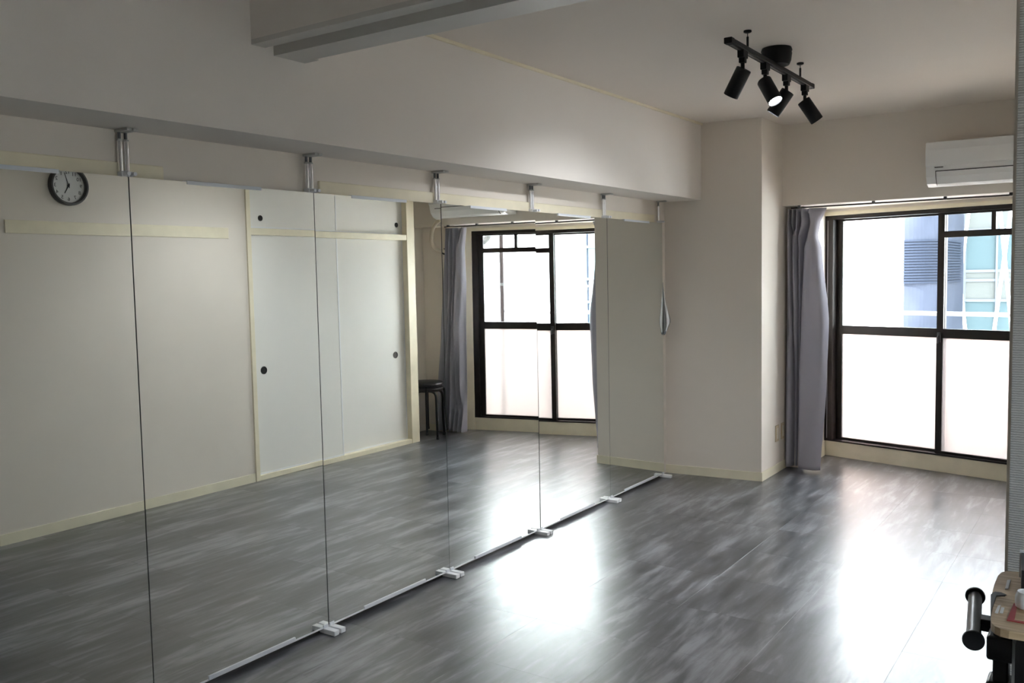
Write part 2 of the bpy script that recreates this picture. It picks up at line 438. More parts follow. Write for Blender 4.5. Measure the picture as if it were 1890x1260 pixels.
struct('trim_2', MB().box(WX - 0.007, WX, 2.58, 4.10, 1.757, 1.832, bev=0.002), 'cream', 'cream wooden picture rail board below the clock', 'trim')
# rails on the wall behind the mirrors
struct('trim_3', MB().box(XBACK, XBACK + 0.014, 0.6, 1.905, 1.80, 1.862, bev=0.003), 'cream', 'cream wall rail behind the nearest mirrors, ending before the second pole pair', 'trim')
struct('trim_4', MB().box(XBACK, XBACK + 0.014, 2.63, 5.80, 1.79, 1.868, bev=0.003), 'cream', 'long cream wall rail behind the far mirrors', 'trim')

w2 = thing('added_side_window', 'unseen small clear window added in the side wall to light the near wall', 'window', (3.68, 1.0, 0.9), kind='structure')  # window added out of view to bring daylight onto near wall and rack
for ya_, yb_ in ((0.75, 0.775), (1.225, 1.25)): MB().box(3.65, 3.71, ya_, yb_, 0.9, 1.55).build('stile', 'frame', w2, w2)
for za, zb in ((0.9, 0.925), (1.525, 1.55)): MB().box(3.65, 3.71, 0.775, 1.225, za, zb).build('rail', 'frame', w2, w2)
MB().box(3.678, 3.682, 0.775, 1.225, 0.925, 1.525).build('pane', 'glass', w2, w2)

# lintel across the opening between the two rooms
lt = thing('lintel', 'grey painted drop wall and grooved lintel crossing the ceiling at upper left', 'beam', (XB, 2.2, 2.25), kind='structure')
MB().box(XB, 3.6, 2.090, 2.310, 2.285, H).build('drop_wall', 'beam', lt, lt)
MB().box(XB, 3.6, 2.090, 2.150, 2.268, 2.285).build('near_rail', 'lintel', lt, lt)
MB().box(XB, 3.6, 2.187, 2.312, 2.248, 2.285).build('lintel_board', 'lintel', lt, lt)
MB().box(XB, XB + 0.07, 2.312, 2.332, 2.248, 2.272).build('cleat', 'lintel', lt, lt)

# ------------------------------------------------------------------ closet
cl = thing('closet', 'built-in closet with white sliding doors and cream frame, seen in the mirrors', 'closet', (WX, 5.18, 0))
FX = WX - 0.012
MB().box(FX, WX + 0.09, 4.255, 4.292, 0, 2.20, bev=0.002).build('post', 'cream', cl, cl)
MB().box(FX, WX + 0.09, 5.985, 6.085, 0, 2.20, bev=0.002).build('post', 'cream', cl, cl)
MB().box(FX + 0.004, WX + 0.08, 4.292, 5.985, 1.789, 1.838, bev=0.002).build('middle_rail', 'cream', cl, cl)
MB().box(FX + 0.004, WX + 0.08, 4.292, 5.985, 0.0, 0.038, bev=0.002).build('threshold', 'cream', cl, cl)
MB().box(FX + 0.004, WX + 0.08, 4.292, 5.985, 2.17, 2.20, bev=0.002).build('top_rail', 'cream', cl, cl)
def closet_door(y0, y1, z0, z1, xf, py, pz, pr_, name):
    d = MB().box(xf, xf + 0.022, y0, y1, z0, z1).build(name, 'door', cl, cl)
    ed = 0.012
    e_ = MB().box(xf - 0.002, xf, y0, y0 + ed, z0, z1).box(xf - 0.002, xf, y1 - ed, y1, z0, z1)
    e_.box(xf - 0.002, xf, y0 + ed, y1 - ed, z0, z0 + ed).build('door_edge', 'white', d, cl)
    T = frame_from((xf, py, pz), (-1, 0, 0))
    MB().lathe([(0.0, 0.0008), (pr_ * .8, 0.0008), (pr_ * .86, 0.003), (pr_, 0.003), (pr_, -0.001)], 28, T).build('finger_pull', 'dark_pull', d, cl)
closet_door(4.292, 5.165, 0.038, 1.789, WX + 0.012, 4.378, 0.803, 0.029, 'sliding_door')
closet_door(5.125, 5.985, 0.038, 1.789, WX + 0.045, 5.855, 0.795, 0.029, 'sliding_door')
closet_door(4.292, 5.165, 1.838, 2.17, WX + 0.012, 4.399, 1.912, 0.021, 'upper_door')
closet_door(5.125, 5.985, 1.838, 2.17, WX + 0.045, 5.915, 1.922, 0.021, 'upper_door')
MB().box(WX + 0.072, WX + 0.078, 4.292, 5.985, 0.0, 2.2).build('back_panel', 'door', cl, cl)

# ------------------------------------------------------------------ mirrors
GB = [None, (1.972, 2.384), (2.779, 3.195), (3.591, 4.015), (4.428, 4.847), (5.245, 5.745)]
GTt = [(1.16, 1.519), (1.975, 2.301), (2.784, 3.134), (3.617, 3.936), (4.457, 4.838), (5.284, 5.655)]
tilt = [0, 0.0005, -0.0005, 0.0015, -0.0022, -0.0010]
wh = ['nearest mirror panel at the left edge of the photo, reflecting the clock',
      'mirror panel reflecting the closet post and the left closet doors',
      'mirror panel reflecting the closet door seam and the stacked stools',
      'mirror panel reflecting the grey curtain and the left half of the window',
      'mirror panel reflecting the window meeting stile and the pillar edge',
      'farthest mirror panel beside the pillar, its end film torn']
for k in range(6):
    ya, yb = SEAM[k] + 0.002, SEAM[k + 1] - 0.002
    t_ = thing('mirror_panel', 'tall frameless ' + wh[k], 'mirror', (0, (ya + yb) / 2, 0), 'freestanding studio mirrors in a row')
    S = Matrix.Identity(4); S[0][2] = tilt[k]         # lean: x grows with height
    S[0][3] = -tilt[k] * 0.9
    MB().box(-0.0015, 0.0, ya, yb, ZM0, ZM1, S).build('mirror_sheet', 'mirror', t_, t_)
    MB().box(-0.024, -0.0015, ya, yb, ZM0, ZM1, S).build('backing_board', 'backing', t_, t_)
    MB().box(-0.0245, 0.0012, ya, yb, ZM0 - 0.004, ZM0 + 0.0025, S).build('bottom_edge', 'white', t_, t_)
    # edge guards
    if GB[k]:
        a, b_ = GB[k]
        MB().box(-0.025, 0.004, a, b_, ZM0 - 0.003, ZM0 + 0.014, bev=0.0015).build('bottom_guard', 'guard', t_, t_)
    a, b_ = GTt[k]
    MB().box(-0.026, 0.0025, a, b_, ZM1 - 0.009, ZM1 + 0.004, bev=0.001).build('top_guard', 'guard', t_, t_)
    # poles and feet at both ends
    for e_, yy in ((1, ya), (-1, yb)):
        yc = yy + e_ * 0.0095
        if k == 5 and e_ == -1: yc = yb - 0.014
        xc = -0.023
        p = MB().tube([(xc, yc, ZM1 + 0.012), (xc, yc, 1.934)], 0.0088, 18).build('tension_pole', 'chrome', t_, t_)
        MB().lathe([(0.0, 0.0), (0.0094, 0.0), (0.0094, 0.006), (0.0, 0.006)], 18, Matrix.Translation((xc, yc, 1.930))).build('collar', 'plate', p, t_)
        pts = [(0.0052 + (0.0012 if q % 2 else 0), 1.935 + q * 0.0013) for q in range(20)]
        MB().lathe([(0, 1.935)] + pts + [(0, 1.962)], 12, Matrix.Translation((xc, yc, 0))).build('threaded_rod', 'steel', p, t_)
        MB().box(xc - 0.012, xc + 0.060, yc - 0.0092, yc + 0.0092, 1.958, ZB - 0.0005, bev=0.002).build('ceiling_pad', 'plate', p, t_)
        MB().box(xc - 0.012, xc + 0.020, yc - 0.0092, yc + 0.0092, ZM1, ZM1 + 0.018, bev=0.003).build('pole_clamp', 'white', t_, t_)
        MB().tube([(xc + 0.018, yc, ZM1 + 0.008), (xc + 0.046, yc, ZM1 + 0.008)], 0.0065, 14).build('clamp_screw', 'white', t_, t_)
        if k > 0:
            MB().box(-0.022, 0.066, yy + e_ * 0.0165 - 0.0145, yy + e_ * 0.0165 + 0.0145, 0.0, 0.021, bev=0.003).build('foot', 'white', t_, t_)
            MB().box(-0.026, 0.003, yy + e_ * 0.0155 - 0.0130, yy + e_ * 0.0155 + 0.0130, 0.021, 0.034, bev=0.001).build('foot_clip', 'guard', t_, t_)
    if k == 5:
        # torn, peeling film at the end edge: a curled flap standing off the side
        vs = []; fs = []; nz_ = 14; nw = 7
        for i in range(nz_ + 1):
            q = i / nz_
            z = 1.395 - 0.36 * q
            wdt = 0.004 + 0.030 * min(1, q * 1.25) ** 1.6 * (1 if q < 0.86 else 1 - (q - 0.86) * 3.2)
            for j in range(nw + 1):
                r_ = j / nw
                a_ = r_ * (1.0 + 0.9 * q)
                vs.append((-0.003 + wdt * math.sin(a_) * 1.2 + 0.006 * q * r_ - 0.0, yb + 0.002 + wdt * (1 - math.cos(a_)) * 0.9 + 0.0012, z - 0.05 * q * (abs(r_ - 0.28) < 0.2) * 0.4 + 0.03 * r_ * q))
        fs = [(i * (nw + 1) + j, i * (nw + 1) + j + 1, (i + 1) * (nw + 1) + j + 1, (i + 1) * (nw + 1) + j) for i in range(nz_) for j in range(nw)]
        fo = MB().add(vs, fs, True).build('torn_film', 'film', t_, t_)
        md = fo.modifiers.new('s', 'SOLIDIFY'); md.thickness = 0.0006
        MB().box(-0.0225, -0.002, yb, yb + 0.0008, 1.05, 1.39).build('bare_edge', 'blackplastic', t_, t_)

# ------------------------------------------------------------------ window
win = thing('window_1', 'dark bronze sliding window with clear upper and frosted lower panes', 'window', tuple(WO), kind='structure')
SR = 1.632                                # right end
def wb(mb, s0, s1, n0, n1, z0, z1, bev=0.0): return mb.box(s0, s1, n0, n1, z0, z1, WT, bev)
mb = MB()
wb(mb, -0.012, 0.062, -0.045, 0.07, 0.118, 1.876); wb(mb, SR - 0.045, SR + 0.012, -0.045, 0.07, 0.118, 1.876)
wb(mb, 0.062, SR - 0.045, -0.045, 0.07, 1.846, 1.876); wb(mb, 0.062, SR - 0.045, -0.045, 0.07, 0.118, 0.130)
mb.build('outer_frame', 'frame', win, win)
mb = MB(); wb(mb, 0.018, 0.021, -0.048, -0.044, 0.14, 1.84); mb.build('frame_strip', 'gasket', win, win)
mb = MB(); wb(mb, -0.012, SR + 0.012, -0.040, 0.12, 0, 0.118); mb.build('sill_board', 'cream', win, win)
mb = MB(); wb(mb, -0.012, SR + 0.012, -0.060, 0.12, 1.876, 1.905); mb.build('head_trim', 'cream', win, win)
mb = MB(); wb(mb, -0.012, SR + 0.09, -0.050, 0.12, 1.905, 1.93); mb.build('head_filler', 'wall', win, win)
mb = MB(); wb(mb, SR + 0.012, SR + 0.09, -0.055, 0.12, 0, 1.905); mb.build('side_casing', 'cream', win, win)
MB().box(0.772, 0.781, 6.63, 7.17, 0, 0.118).build('return_board', 'cream', win, win)
def sash(s0, s1, nc, name, upper):
    n0, n1 = nc - 0.014, nc + 0.014
    mb = MB(); wb(mb, s0, s0 + 0.042, n0, n1, 0.130, 1.846)
    sa = mb.build(name, 'frame', win, win)
    tag(sa)
    mb = MB(); wb(mb, s1 - 0.042, s1, n0, n1, 0.130, 1.846); mb.build('stile', 'frame', sa, win)
    a, b_ = s0 + 0.042, s1 - 0.042
    mb = MB(); wb(mb, a, b_, n0, n1, 0.130, 0.146); mb.build('bottom_rail', 'frame', sa, win)
    mb = MB(); wb(mb, a, b_, n0, n1, 0.960, 1.026); mb.build('middle_rail', 'frame', sa, win)
    mb = MB(); wb(mb, a, b_, n0, n1, 1.832, 1.846); mb.build('top_rail', 'frame', sa, win)
    mb = MB(); wb(mb, a, b_, nc - 0.003, nc + 0.003, 0.146, 0.960); mb.build('frosted_pane', 'frost', sa, win)
    top = 1.832
    if upper:
        mb = MB(); wb(mb, a, b_, n0, n1, 1.672, 1.716); mb.build('transom_rail', 'frame', sa, win)
        um = (a + b_) / 2 - 0.0
        mb = MB(); wb(mb, um - 0.014, um + 0.014, n0, n1, 1.716, 1.832); mb.build('transom_mullion', 'frame', sa, win)
        for q0, q1 in ((a, um - 0.014), (um + 0.014, b_)):
            mb = MB(); wb(mb, q0, q1, nc - 0.002, nc + 0.002, 1.716, 1.832); mb.build('transom_pane', 'glass', sa, win)
        top = 1.672
    mb = MB(); wb(mb, a, b_, nc - 0.002, nc + 0.002, 1.026, top); mb.build('clear_pane', 'glass', sa, win)
    mb = MB()
    for q in (a, b_ - 0.004): wb(mb, q, q + 0.004, n0 + 0.004, n0 + 0.010, 0.146, 1.832)
    mb.build('glazing_bead', 'gasket', sa, win)
    return sa
sash(0.062, 0.888, 0.036, 'sash', False)
sr = sash(0.846, SR - 0.045, 0.000, 'sash', True)
mb = MB(); wb(mb, 0.855, 0.880, -0.030, -0.014, 0.93, 1.00, 0.002)
mb.tube([WT @ Vector((0.868, -0.03, 0.975)), WT @ Vector((0.868, -0.045, 0.965)), WT @ Vector((0.868, -0.05, 0.925))], 0.006, 10)
mb.build('crescent_lock', 'darkmetal', sr, win)

# curtain rail on the underside of the header
cr = thing('curtain_rail', 'thin brown curtain rail with brackets under the window header', 'curtain rail', (1.6, 6.53, ZH))
R0, R1 = Vector((0.70, HDY(0.70) + 0.04, ZH - 0.016)), Vector((2.46, HDY(2.46) + 0.04, ZH - 0.016))
MB().tube([R0, R1], 0.006, 10).build('rail', 'railbrown', cr, cr)
for x in (0.76, 1.27, 1.72, 2.10, 2.42):
    p = R0.lerp(R1, (x - R0.x) / (R1.x - R0.x))
    MB().box(p.x - 0.010, p.x + 0.010, p.y - 0.010, p.y + 0.012, p.z - 0.004, ZH, bev=0.002).build('bracket', 'darkmetal', cr, cr)

# ------------------------------------------------------------------ curtains
def catmull(P, t):
    n = len(P) - 1; i = min(int(t * n), n - 1); f = t * n - i
    p0, p1, p2, p3 = P[max(i - 1, 0)], P[i], P[i + 1], P[min(i + 2, n)]
    return tuple(0.5 * ((2 * b) + (-a + c) * f + (2 * a - 5 * b + 4 * c - d) * f * f + (-a + 3 * b - 3 * c + d) * f ** 3) for a, b, c, d in zip(p0, p1, p2, p3))
def cloth(levels, nu=120, nv=60):
    """levels: list of (z, [(x,y)...]) from top to bottom, equal counts"""
    zs = [l[0] for l in levels]
    vs = []
    for j in range(nv + 1):
        tv = j / nv
        z = zs[0] + (zs[-1] - zs[0]) * tv
        k = 0
        while k < len(zs) - 2 and z < zs[k + 1]: k += 1
        f = (z - zs[k]) / (zs[k + 1] - zs[k]); f = f * f * (3 - 2 * f) * 0.5 + f * 0.5
        P = [(a[0] + (b[0] - a[0]) * f, a[1] + (b[1] - a[1]) * f) for a, b in zip(levels[k][1], levels[k + 1][1])]
        for i in range(nu + 1):
            x, y = catmull(P, i / nu)
            vs.append((x, y, z))
    fs = [(j * (nu + 1) + i, j * (nu + 1) + i + 1, (j + 1) * (nu + 1) + i + 1, (j + 1) * (nu + 1) + i) for j in range(nv) for i in range(nu)]
    return MB().add(vs, fs, True)
YC = 6.53
def Lx(u): return 0.681 + (u - 1452) * 0.00385
def lev(z, pts, fx): return (z, [(fx(u - 2.5), YC + 0.03 + d * (1.8 if z > 1.5 and d < 0.03 and u < 1492 else 0.9)) for u, d in pts])
L1 = [
 lev(1.902, [(1452, .02), (1455, -.015), (1459, .02), (1463, -.02), (1467, .02), (1471, -.02), (1475, .02), (1480, -.02), (1485, .02), (1490, .01), (1494, -.03), (1502, -.03), (1514, -.015), (1523, .01)], Lx),
 lev(1.80, [(1452, .02), (1455, -.02), (1459, .02), (1463, -.025), (1467, .025), (1471, -.025), (1475, .02), (1481, -.02), (1488, -.02), (1494, .02), (1497, -.035), (1502, -.045), (1507, -.03), (1511, .01)], Lx),
 lev(1.70, [(1451, .02), (1455, -.02), (1460, .0), (1462, .05), (1465, -.025), (1470, -.01), (1472, .05), (1475, -.02), (1481, .0), (1488, .05), (1492, -.04), (1499, -.055), (1505, -.035), (1506, .02)], Lx),
 lev(1.62, [(1451, .02), (1455, -.02), (1460, .0), (1462, .055), (1465, -.025), (1470, -.01), (1472, .055), (1475, -.015), (1480, .0), (1484, .05), (1490, -.045), (1500, -.06), (1510, -.05), (1514, .01)], Lx),
 lev(1.10, [(1450, .02), (1455, -.02), (1460, .0), (1462, .06), (1465, -.02), (1470, -.01), (1472, .06), (1474, .0), (1478, .05), (1480, .05), (1482, -.045), (1500, -.07), (1519, -.065), (1530, -.02)], Lx),
 lev(0.60, [(1449, .02), (1454, -.02), (1459, .0), (1461, .06), (1464, .06), (1467, .03), (1469, .06), (1472, .04), (1475, .06), (1477, .05), (1478, -.04), (1498, -.06), (1515, -.055), (1526, -.02)], Lx),
 lev(0.015, [(1448, .02), (1453, -.02), (1458, .0), (1460, .06), (1463, .07), (1466, .05), (1468, .08), (1471, .06), (1474, .07), (1475, .05), (1476, -.03), (1492, -.05), (1506, -.05), (1516, -.02)], Lx)]
ct = thing('curtain', 'grey lilac pleated curtain drawn against the pillar', 'curtain', (0.8, YC, 0), 'window curtains')
o = cloth(L1).build('cloth', 'cloth', ct, ct, False)
md = o.modifiers.new('s', 'SOLIDIFY'); md.thickness = 0.0025
def Rx(u): return 2.478 - (u - 822) * 0.00635
def lev2(z, pts): return (z, [(Rx(u) + 0.085 * (1 - z / 1.9), YC + d * 0.9 + 0.035 * (1 - z / 1.9)) for u, d in pts])
R_ = [
 lev2(1.900, [(822, .03), (825, -.03), (829, .03), (832, -.03), (835, .02), (837, -.03), (841, -.04), (845, .03), (847, -.02), (850, .03), (853, -.03), (857, -.02), (858, .02)]),
 lev2(1.70, [(821, .03), (824, -.03), (828, .03), (830, -.03), (834, .03), (837, -.02), (840, .03), (842, .03), (844, -.03), (847, -.04), (850, -.04), (853, -.02), (855, .02)]),
 lev2(1.40, [(817, .03), (821, -.03), (826, .02), (830, -.02), (834, .03), (837, -.02), (840, .03), (842, -.03), (846, -.05), (850, -.05), (854, -.04), (856, -.02), (858, .02)]),
 lev2(0.95, [(811, .03), (817, -.02), (823, .03), (828, -.02), (832, .03), (835, -.03), (839, .0), (842, -.05), (845, -.06), (848, -.05), (851, -.03), (854, .02), (857, .03)]),
 lev2(0.45, [(806, .03), (812, -.03), (818, .04), (823, -.03), (829, .05), (833, -.03), (838, -.04), (842, .04), (845, -.04), (849, .04), (852, -.04), (856, .03), (859, .03)]),
 lev2(0.012, [(802, .03), (809, -.04), (816, .04), (821, -.04), (828, .05), (833, -.04), (838, .05), (841, -.05), (845, .05), (849, -.05), (853, .05), (857, -.05), (860, .03)])]
ct = thing('curtain', 'grey lilac curtain hanging behind the black stools, seen only in the mirror', 'curtain', (2.4, YC, 0), 'window curtains')
o = cloth(R_).build('cloth', 'cloth', ct, ct, False)
md = o.modifiers.new('s', 'SOLIDIFY'); md.thickness = 0.0025

# ------------------------------------------------------------------ air conditioner
ac = thing('air_conditioner', 'white wall-mounted air conditioner above the window', 'air conditioner', (2.03, HDY(2.03), 1.98))
AX0, AX1 = 1.645, 2.425
AY = HDY(2.03)
prof = [(0.0, 1.985), (-0.12, 1.978), (-0.170, 1.995), (-0.205, 2.035), (-0.218, 2.085), (-0.222, 2.100), (-0.228, 2.106), (-0.232, 2.20), (-0.226, 2.243), (-0.212, 2.252), (0.0, 2.252)]
def extr(pf, x0, x1, T=None):
    n = len(pf); mb = MB()
    mb.add([(x0, AY + y, z) for y, z in pf] + [(x1, AY + y, z) for y, z in pf],
           [list(range(n)), list(range(n, 2 * n))[::-1]] + [(i, n + i, n + (i + 1) % n, (i + 1) % n) for i in range(n)], False, T)
    return mb
body = extr(prof, AX0, AX1).build('body', 'acwhite', ac, ac)
extr([(-0.2285, 2.108), (-0.2325, 2.20), (-0.2265, 2.243), (-0.214, 2.250), (-0.232, 2.254), (-0.2365, 2.20), (-0.2325, 2.108)][0:0] or
     [(-0.226, 2.109), (-0.229, 2.20), (-0.223, 2.241), (-0.227, 2.246), (-0.2355, 2.20), (-0.2315, 2.107)], AX0, AX1).build('front_panel', 'acwhite', ac, ac)
extr([(-0.150, 1.984), (-0.172, 1.992), (-0.207, 2.034), (-0.2172, 2.072), (-0.214, 2.072), (-0.203, 2.036), (-0.170, 1.996), (-0.150, 1.988)], AX0 + 0.055, AX1 - 0.055).build('slot', 'acdark', ac, ac)
extr([(-0.160, 1.982), (-0.178, 1.9905), (-0.213, 2.034), (-0.2225, 2.066), (-0.213, 2.066), (-0.200, 2.036), (-0.168, 1.996), (-0.158, 1.99)], AX0 + 0.060, AX1 - 0.060).build('louvre_flap', 'acwhite', ac, ac)
MB().box(AX0 + 0.03, AX1 - 0.03, AY - 0.03, AY, 2.252, 2.262).build('wall_mount', 'brown', ac, ac)
# illegible maker's mark: a row of tiny dark strokes
mb = MB()
for q in range(7):
    mb.box(AX0 + 0.052 + q * 0.0072, AX0 + 0.0575 + q * 0.0072, AY - 0.2225, AY - 0.2195, 2.089, 2.0955)
mb.build('maker_mark', 'ink', ac, ac)
MB().lathe([(0, .002), (.004, .002), (.004, 0)], 10, frame_from((AX0 + 0.47, AY - 0.2325, 2.13), (0, -1, 0))).build('sensor', 'white', ac, ac)
hs = thing('drain_hose', 'cream bent drain hose running down from the air conditioner, seen in the mirror', 'hose', (2.46, AY - 0.05, 1.9))
hp = [(2.405, AY - 0.10, 1.975), (2.44, AY - 0.105, 1.955), (2.485, AY - 0.105, 1.90), (2.515, AY - 0.09, 1.83), (2.535, AY - 0.06, 1.77), (2.545, AY + 0.0, 1.725), (2.55, AY + 0.10, 1.70), (2.55, AY + 0.145, 1.69)]
fine = [catmull(hp, i / 30) for i in range(31)]
MB().tube(fine, 0.017, 14).build('hose_tube', 'hose', hs, hs)
MB().lathe([(0.0, 0), (0.03, 0), (0.03, 0.008), (0.02, 0.010)], 18, frame_from((2.55, 6.5995, 1.69), (0, -1, 0))).build('wall_flange', 'darkmetal', hs, hs)

# ------------------------------------------------------------------ outlets on the pillar
for y, z, h_, w_, lb in ((6.39, 0.287, 0.118, 0.072, 'beige wall outlet on the pillar left of the curtain'), (6.512, 0.287, 0.118, 0.06, 'beige wall outlet half hidden behind the curtain edge')):
    ot = thing('wall_outlet', lb, 'outlet', (XP, y, z), 'outlets on the pillar')
    MB().box(XP, XP + 0.007, y - w_ / 2, y + w_ / 2, z - h_ / 2, z + h_ / 2, bev=0.002).build('plate', 'outlet', ot, ot)
    MB().box(XP + 0.006, XP + 0.009, y - 0.014, y + 0.014, z - 0.04, z + 0.04, bev=0.001).build('socket', 'outletin', ot, ot)

# ------------------------------------------------------------------ clock (reads reversed in the mirror, as it should)
ck = thing('wall_clock', 'round white-faced wall clock with dark rim, seen in the mirror', 'clock', (WX, 2.957, 2.045))
CT = frame_from((WX, 2.957, 2.045), (-1, 0, 0))
rc = 0.117
MB().lathe([(rc, 0), (rc, 0.030), (rc - 0.004, 0.036), (rc - 0.012, 0.036), (rc - 0.017, 0.030), (rc - 0.018, 0.008)], 56, CT).build('rim', 'clockrim', ck, ck)
fc = MB().lathe([(0, 0.010), (rc - 0.017, 0.010), (rc - 0.017, 0.004)], 56, CT).build('face', 'clockface', ck, ck)
for n_ in range(1, 13):
    a_ = n_ * PI / 6
    T = CT @ Matrix.Translation((math.sin(a_) * 0.079, math.cos(a_) * 0.079, 0.0106))
    text_mesh(str(n_), 0.030, T).build('numeral', 'ink', fc, ck)
def hand(ang, ln, wd, zz, nm):
    T = CT @ Matrix.Rotation(-ang, 4, 'Z')
    MB().prism([(-wd, -0.014), (wd, -0.014), (wd * .6, ln), (-wd * .6, ln)], zz, zz + 0.0012, T).build(nm, 'ink', ck, ck)
hand(math.radians(151), 0.052, 0.0035, 0.013, 'hour_hand')
hand(math.radians(17), 0.080, 0.0022, 0.0155, 'minute_hand')
MB().lathe([(0, 0.019), (0.006, 0.019), (0.006, 0.0105)], 16, CT).build('hub', 'ink', ck, ck)

# ------------------------------------------------------------------ track light
XL = 1.335
tk = thing('track_light', 'black ceiling track light with four swivel spotlights', 'ceiling light', (XL, 4.25, 2.42))
MB().box(XL - 0.017, XL + 0.017, 3.64, 4.80, 2.402, 2.424, bev=0.003).build('track_bar', 'black', tk, tk)
MB().box(XL - 0.006, XL + 0.006, 3.66, 4.78, 2.4005, 2.403).build('track_slot', 'darkmetal', tk, tk)
MB().box(XL - 0.0175, XL + 0.0175, 3.625, 3.66, 2.4005, 2.4255, bev=0.003).build('end_cap', 'black', tk, tk)
MB().box(XL - 0.0175, XL + 0.0175, 4.78, 4.815, 2.4005, 2.4255, bev=0.003).build('end_cap', 'black', tk, tk)
MB().lathe([(0, 0), (0.067, 0), (0.071, -0.012), (0.068, -0.020), (0.070, -0.026), (0.066, -0.060), (0.058, -0.078), (0.02, -0.082), (0, -0.082)], 40, Matrix.Translation((XL, 4.25, H))).build('canopy', 'black', tk, tk)
for y in (3.86, 4.62):
    r_ = MB().tube([(XL, y, 2.42), (XL, y, 2.474)], 0.005, 10).build('suspension_rod', 'black', tk, tk)
    MB().tube([(XL, y, 2.474), (XL, y, 2.492)], 0.0022, 8).build('wire', 'darkmetal', r_, tk)
    MB().lathe([(0, 0), (0.017, 0), (0.017, -0.007), (0.011, -0.010), (0, -0.010)], 20, Matrix.Translation((XL, y, H))).build('ceiling_cup', 'black', r_, tk)
M['led'] = mat('lit_led', (0.9, 0.9, 0.9), 0.4, emit=((0.93, 0.97, 1.0), 30.0))
M['ledoff'] = mat('unlit_led', (0.06, 0.06, 0.06), 0.4)
spots = [(3.80, (-0.52, 0.10, -0.85), True), (4.09, (0.50, -0.22, -0.84), True), (4.40, (-0.56, -0.12, -0.82), True), (4.70, (0.50, 0.20, -0.84), False)]
for y, d, lit in spots:
    d = Vector(d).normalized()
    hd = MB().box(XL - 0.014, XL + 0.014, y - 0.028, y + 0.028, 2.372, 2.404, bev=0.002).build('adapter', 'black', tk, tk)
    MB().box(XL - 0.013, XL + 0.013, y - 0.014, y + 0.014, 2.352, 2.373, bev=0.002).build('adapter_neck', 'black', hd, tk)
    MB().tube([(XL, y, 2.353), (XL, y, 2.315)], 0.0085, 12).build('stem', 'black', hd, tk)
    top = Vector((XL, y, 2.316)) - d * 0.012
    T = frame_from(top, d)
    sp = MB().lathe([(0, 0), (0.031, 0), (0.033, 0.003), (0.033, 0.122), (0.0315, 0.124), (0.030, 0.122), (0.0295, 0.112)], 32, T).build('spot_head', 'black', tk, tk)
    MB().lathe([(0, 0.1155), (0.0296, 0.1155), (0.0296, 0.110)], 32, T).build('lamp_lens', 'led' if lit else 'ledoff', sp, tk)
    if lit:
        ld = bpy.data.lights.new('spot_beam', 'SPOT'); ld.energy = 11; ld.spot_size = math.radians(120); ld.spot_blend = 1.0
        ld.color = (0.93, 0.97, 1.0); ld.shadow_soft_size = 0.028
        lo = bpy.data.objects.new('spot_beam', ld); col.objects.link(lo); lo.parent = sp
        lo.location = top + d * 0.128 - tk.location
        lo.rotation_euler = d.to_track_quat('-Z', 'Y').to_euler()

# ------------------------------------------------------------------ stools (a stack of two, seen in the mirror)
def stool(zoff, ang, lb):
    st = thing('stool', lb, 'stool', (2.56, 6.30, zoff), 'black round stools stacked in the corner')
    b_ = Vector((2.56, 6.30, zoff)); r_ = 0.155
    MB().lathe([(0, 0.435), (r_ - .02, 0.435), (r_ - .005, 0.440), (r_, 0.450), (r_ - .004, 0.463), (r_ - .02, 0.470), (0, 0.474)], 40, Matrix.Translation(b_)).build('seat', 'seat', st, st)
    MB().lathe([(r_ - .03, 0.428), (r_ - .012, 0.428), (r_ - .012, 0.437), (r_ - .03, 0.437), (r_ - .03, 0.428)], 40, Matrix.Translation(b_)).build('seat_ring', 'black', st, st)
    for q in range(4):
        a_ = ang + q * PI / 2
        u = Vector((math.cos(a_), math.sin(a_), 0))
        pts = [b_ + u * 0.02 + Vector((0, 0, 0.424)), b_ + u * 0.10 + Vector((0, 0, 0.424)), b_ + u * 0.145 + Vector((0, 0, 0.410)), b_ + u * 0.165 + Vector((0, 0, 0.365)), b_ + u * 0.168 + Vector((0, 0, 0.20)), b_ + u * 0.176 + Vector((0, 0, 0.012))]
        pts = [Vector(catmull([tuple(p) for p in pts], i / 24)) for i in range(25)]
        lg = MB().tube(pts, 0.0105, 12).build('leg', 'black', st, st)
        MB().tube([b_ + u * 0.1756 + Vector((0, 0, 0.022)), b_ + u * 0.1765], 0.0135, 12).build('foot_cap', 'blackplastic', lg, st)
stool(0.0, math.radians(20), 'black round stool at the bottom of the stack in the corner')
stool(0.045, math.radians(52), 'black round stool on top of the stack in the corner')

# ------------------------------------------------------------------ rack with a plywood top, lower right corner
ZT = 0.85
rk = thing('equipment_rack', 'black rack with a plywood top and tube handle at the lower right corner', 'rack', (2.66, 1.86, 0))
tp = [(1882, 1055), (1858, 1053.5), (1848, 1056), (1842, 1062), (1836, 1076), (1831.5, 1092), (1846, 1096), (1857, 1098), (1855, 1100.5), (1839, 1100.5), (1832, 1122), (1828.5, 1141), (1830, 1149), (1836, 1155), (1846, 1159.5), (1862, 1163.5), (1890, 1168)]
poly = [tuple(on_z(u, v, ZT)[:2]) for u, v in tp]
poly = poly + [(2.80, 1.70), (2.80, 2.04)]
MB().prism(poly, ZT - 0.014, ZT).build('wood_top', 'wood', rk, rk)
def flat(pts, z, m_, nm, par, rt_):
    MB().prism([tuple(on_z(u, v, ZT)[:2]) for u, v in pts], z, z + 0.0012).build(nm, m_, par, rt_)
flat([(1859, 1071), (1866, 1070), (1861, 1087), (1855, 1087)], ZT, 'sticker', 'sticker', rk, rk)
flat([(1842, 1118), (1847, 1117), (1842, 1132), (1836, 1131)], ZT, 'sticker', 'sticker', rk, rk)
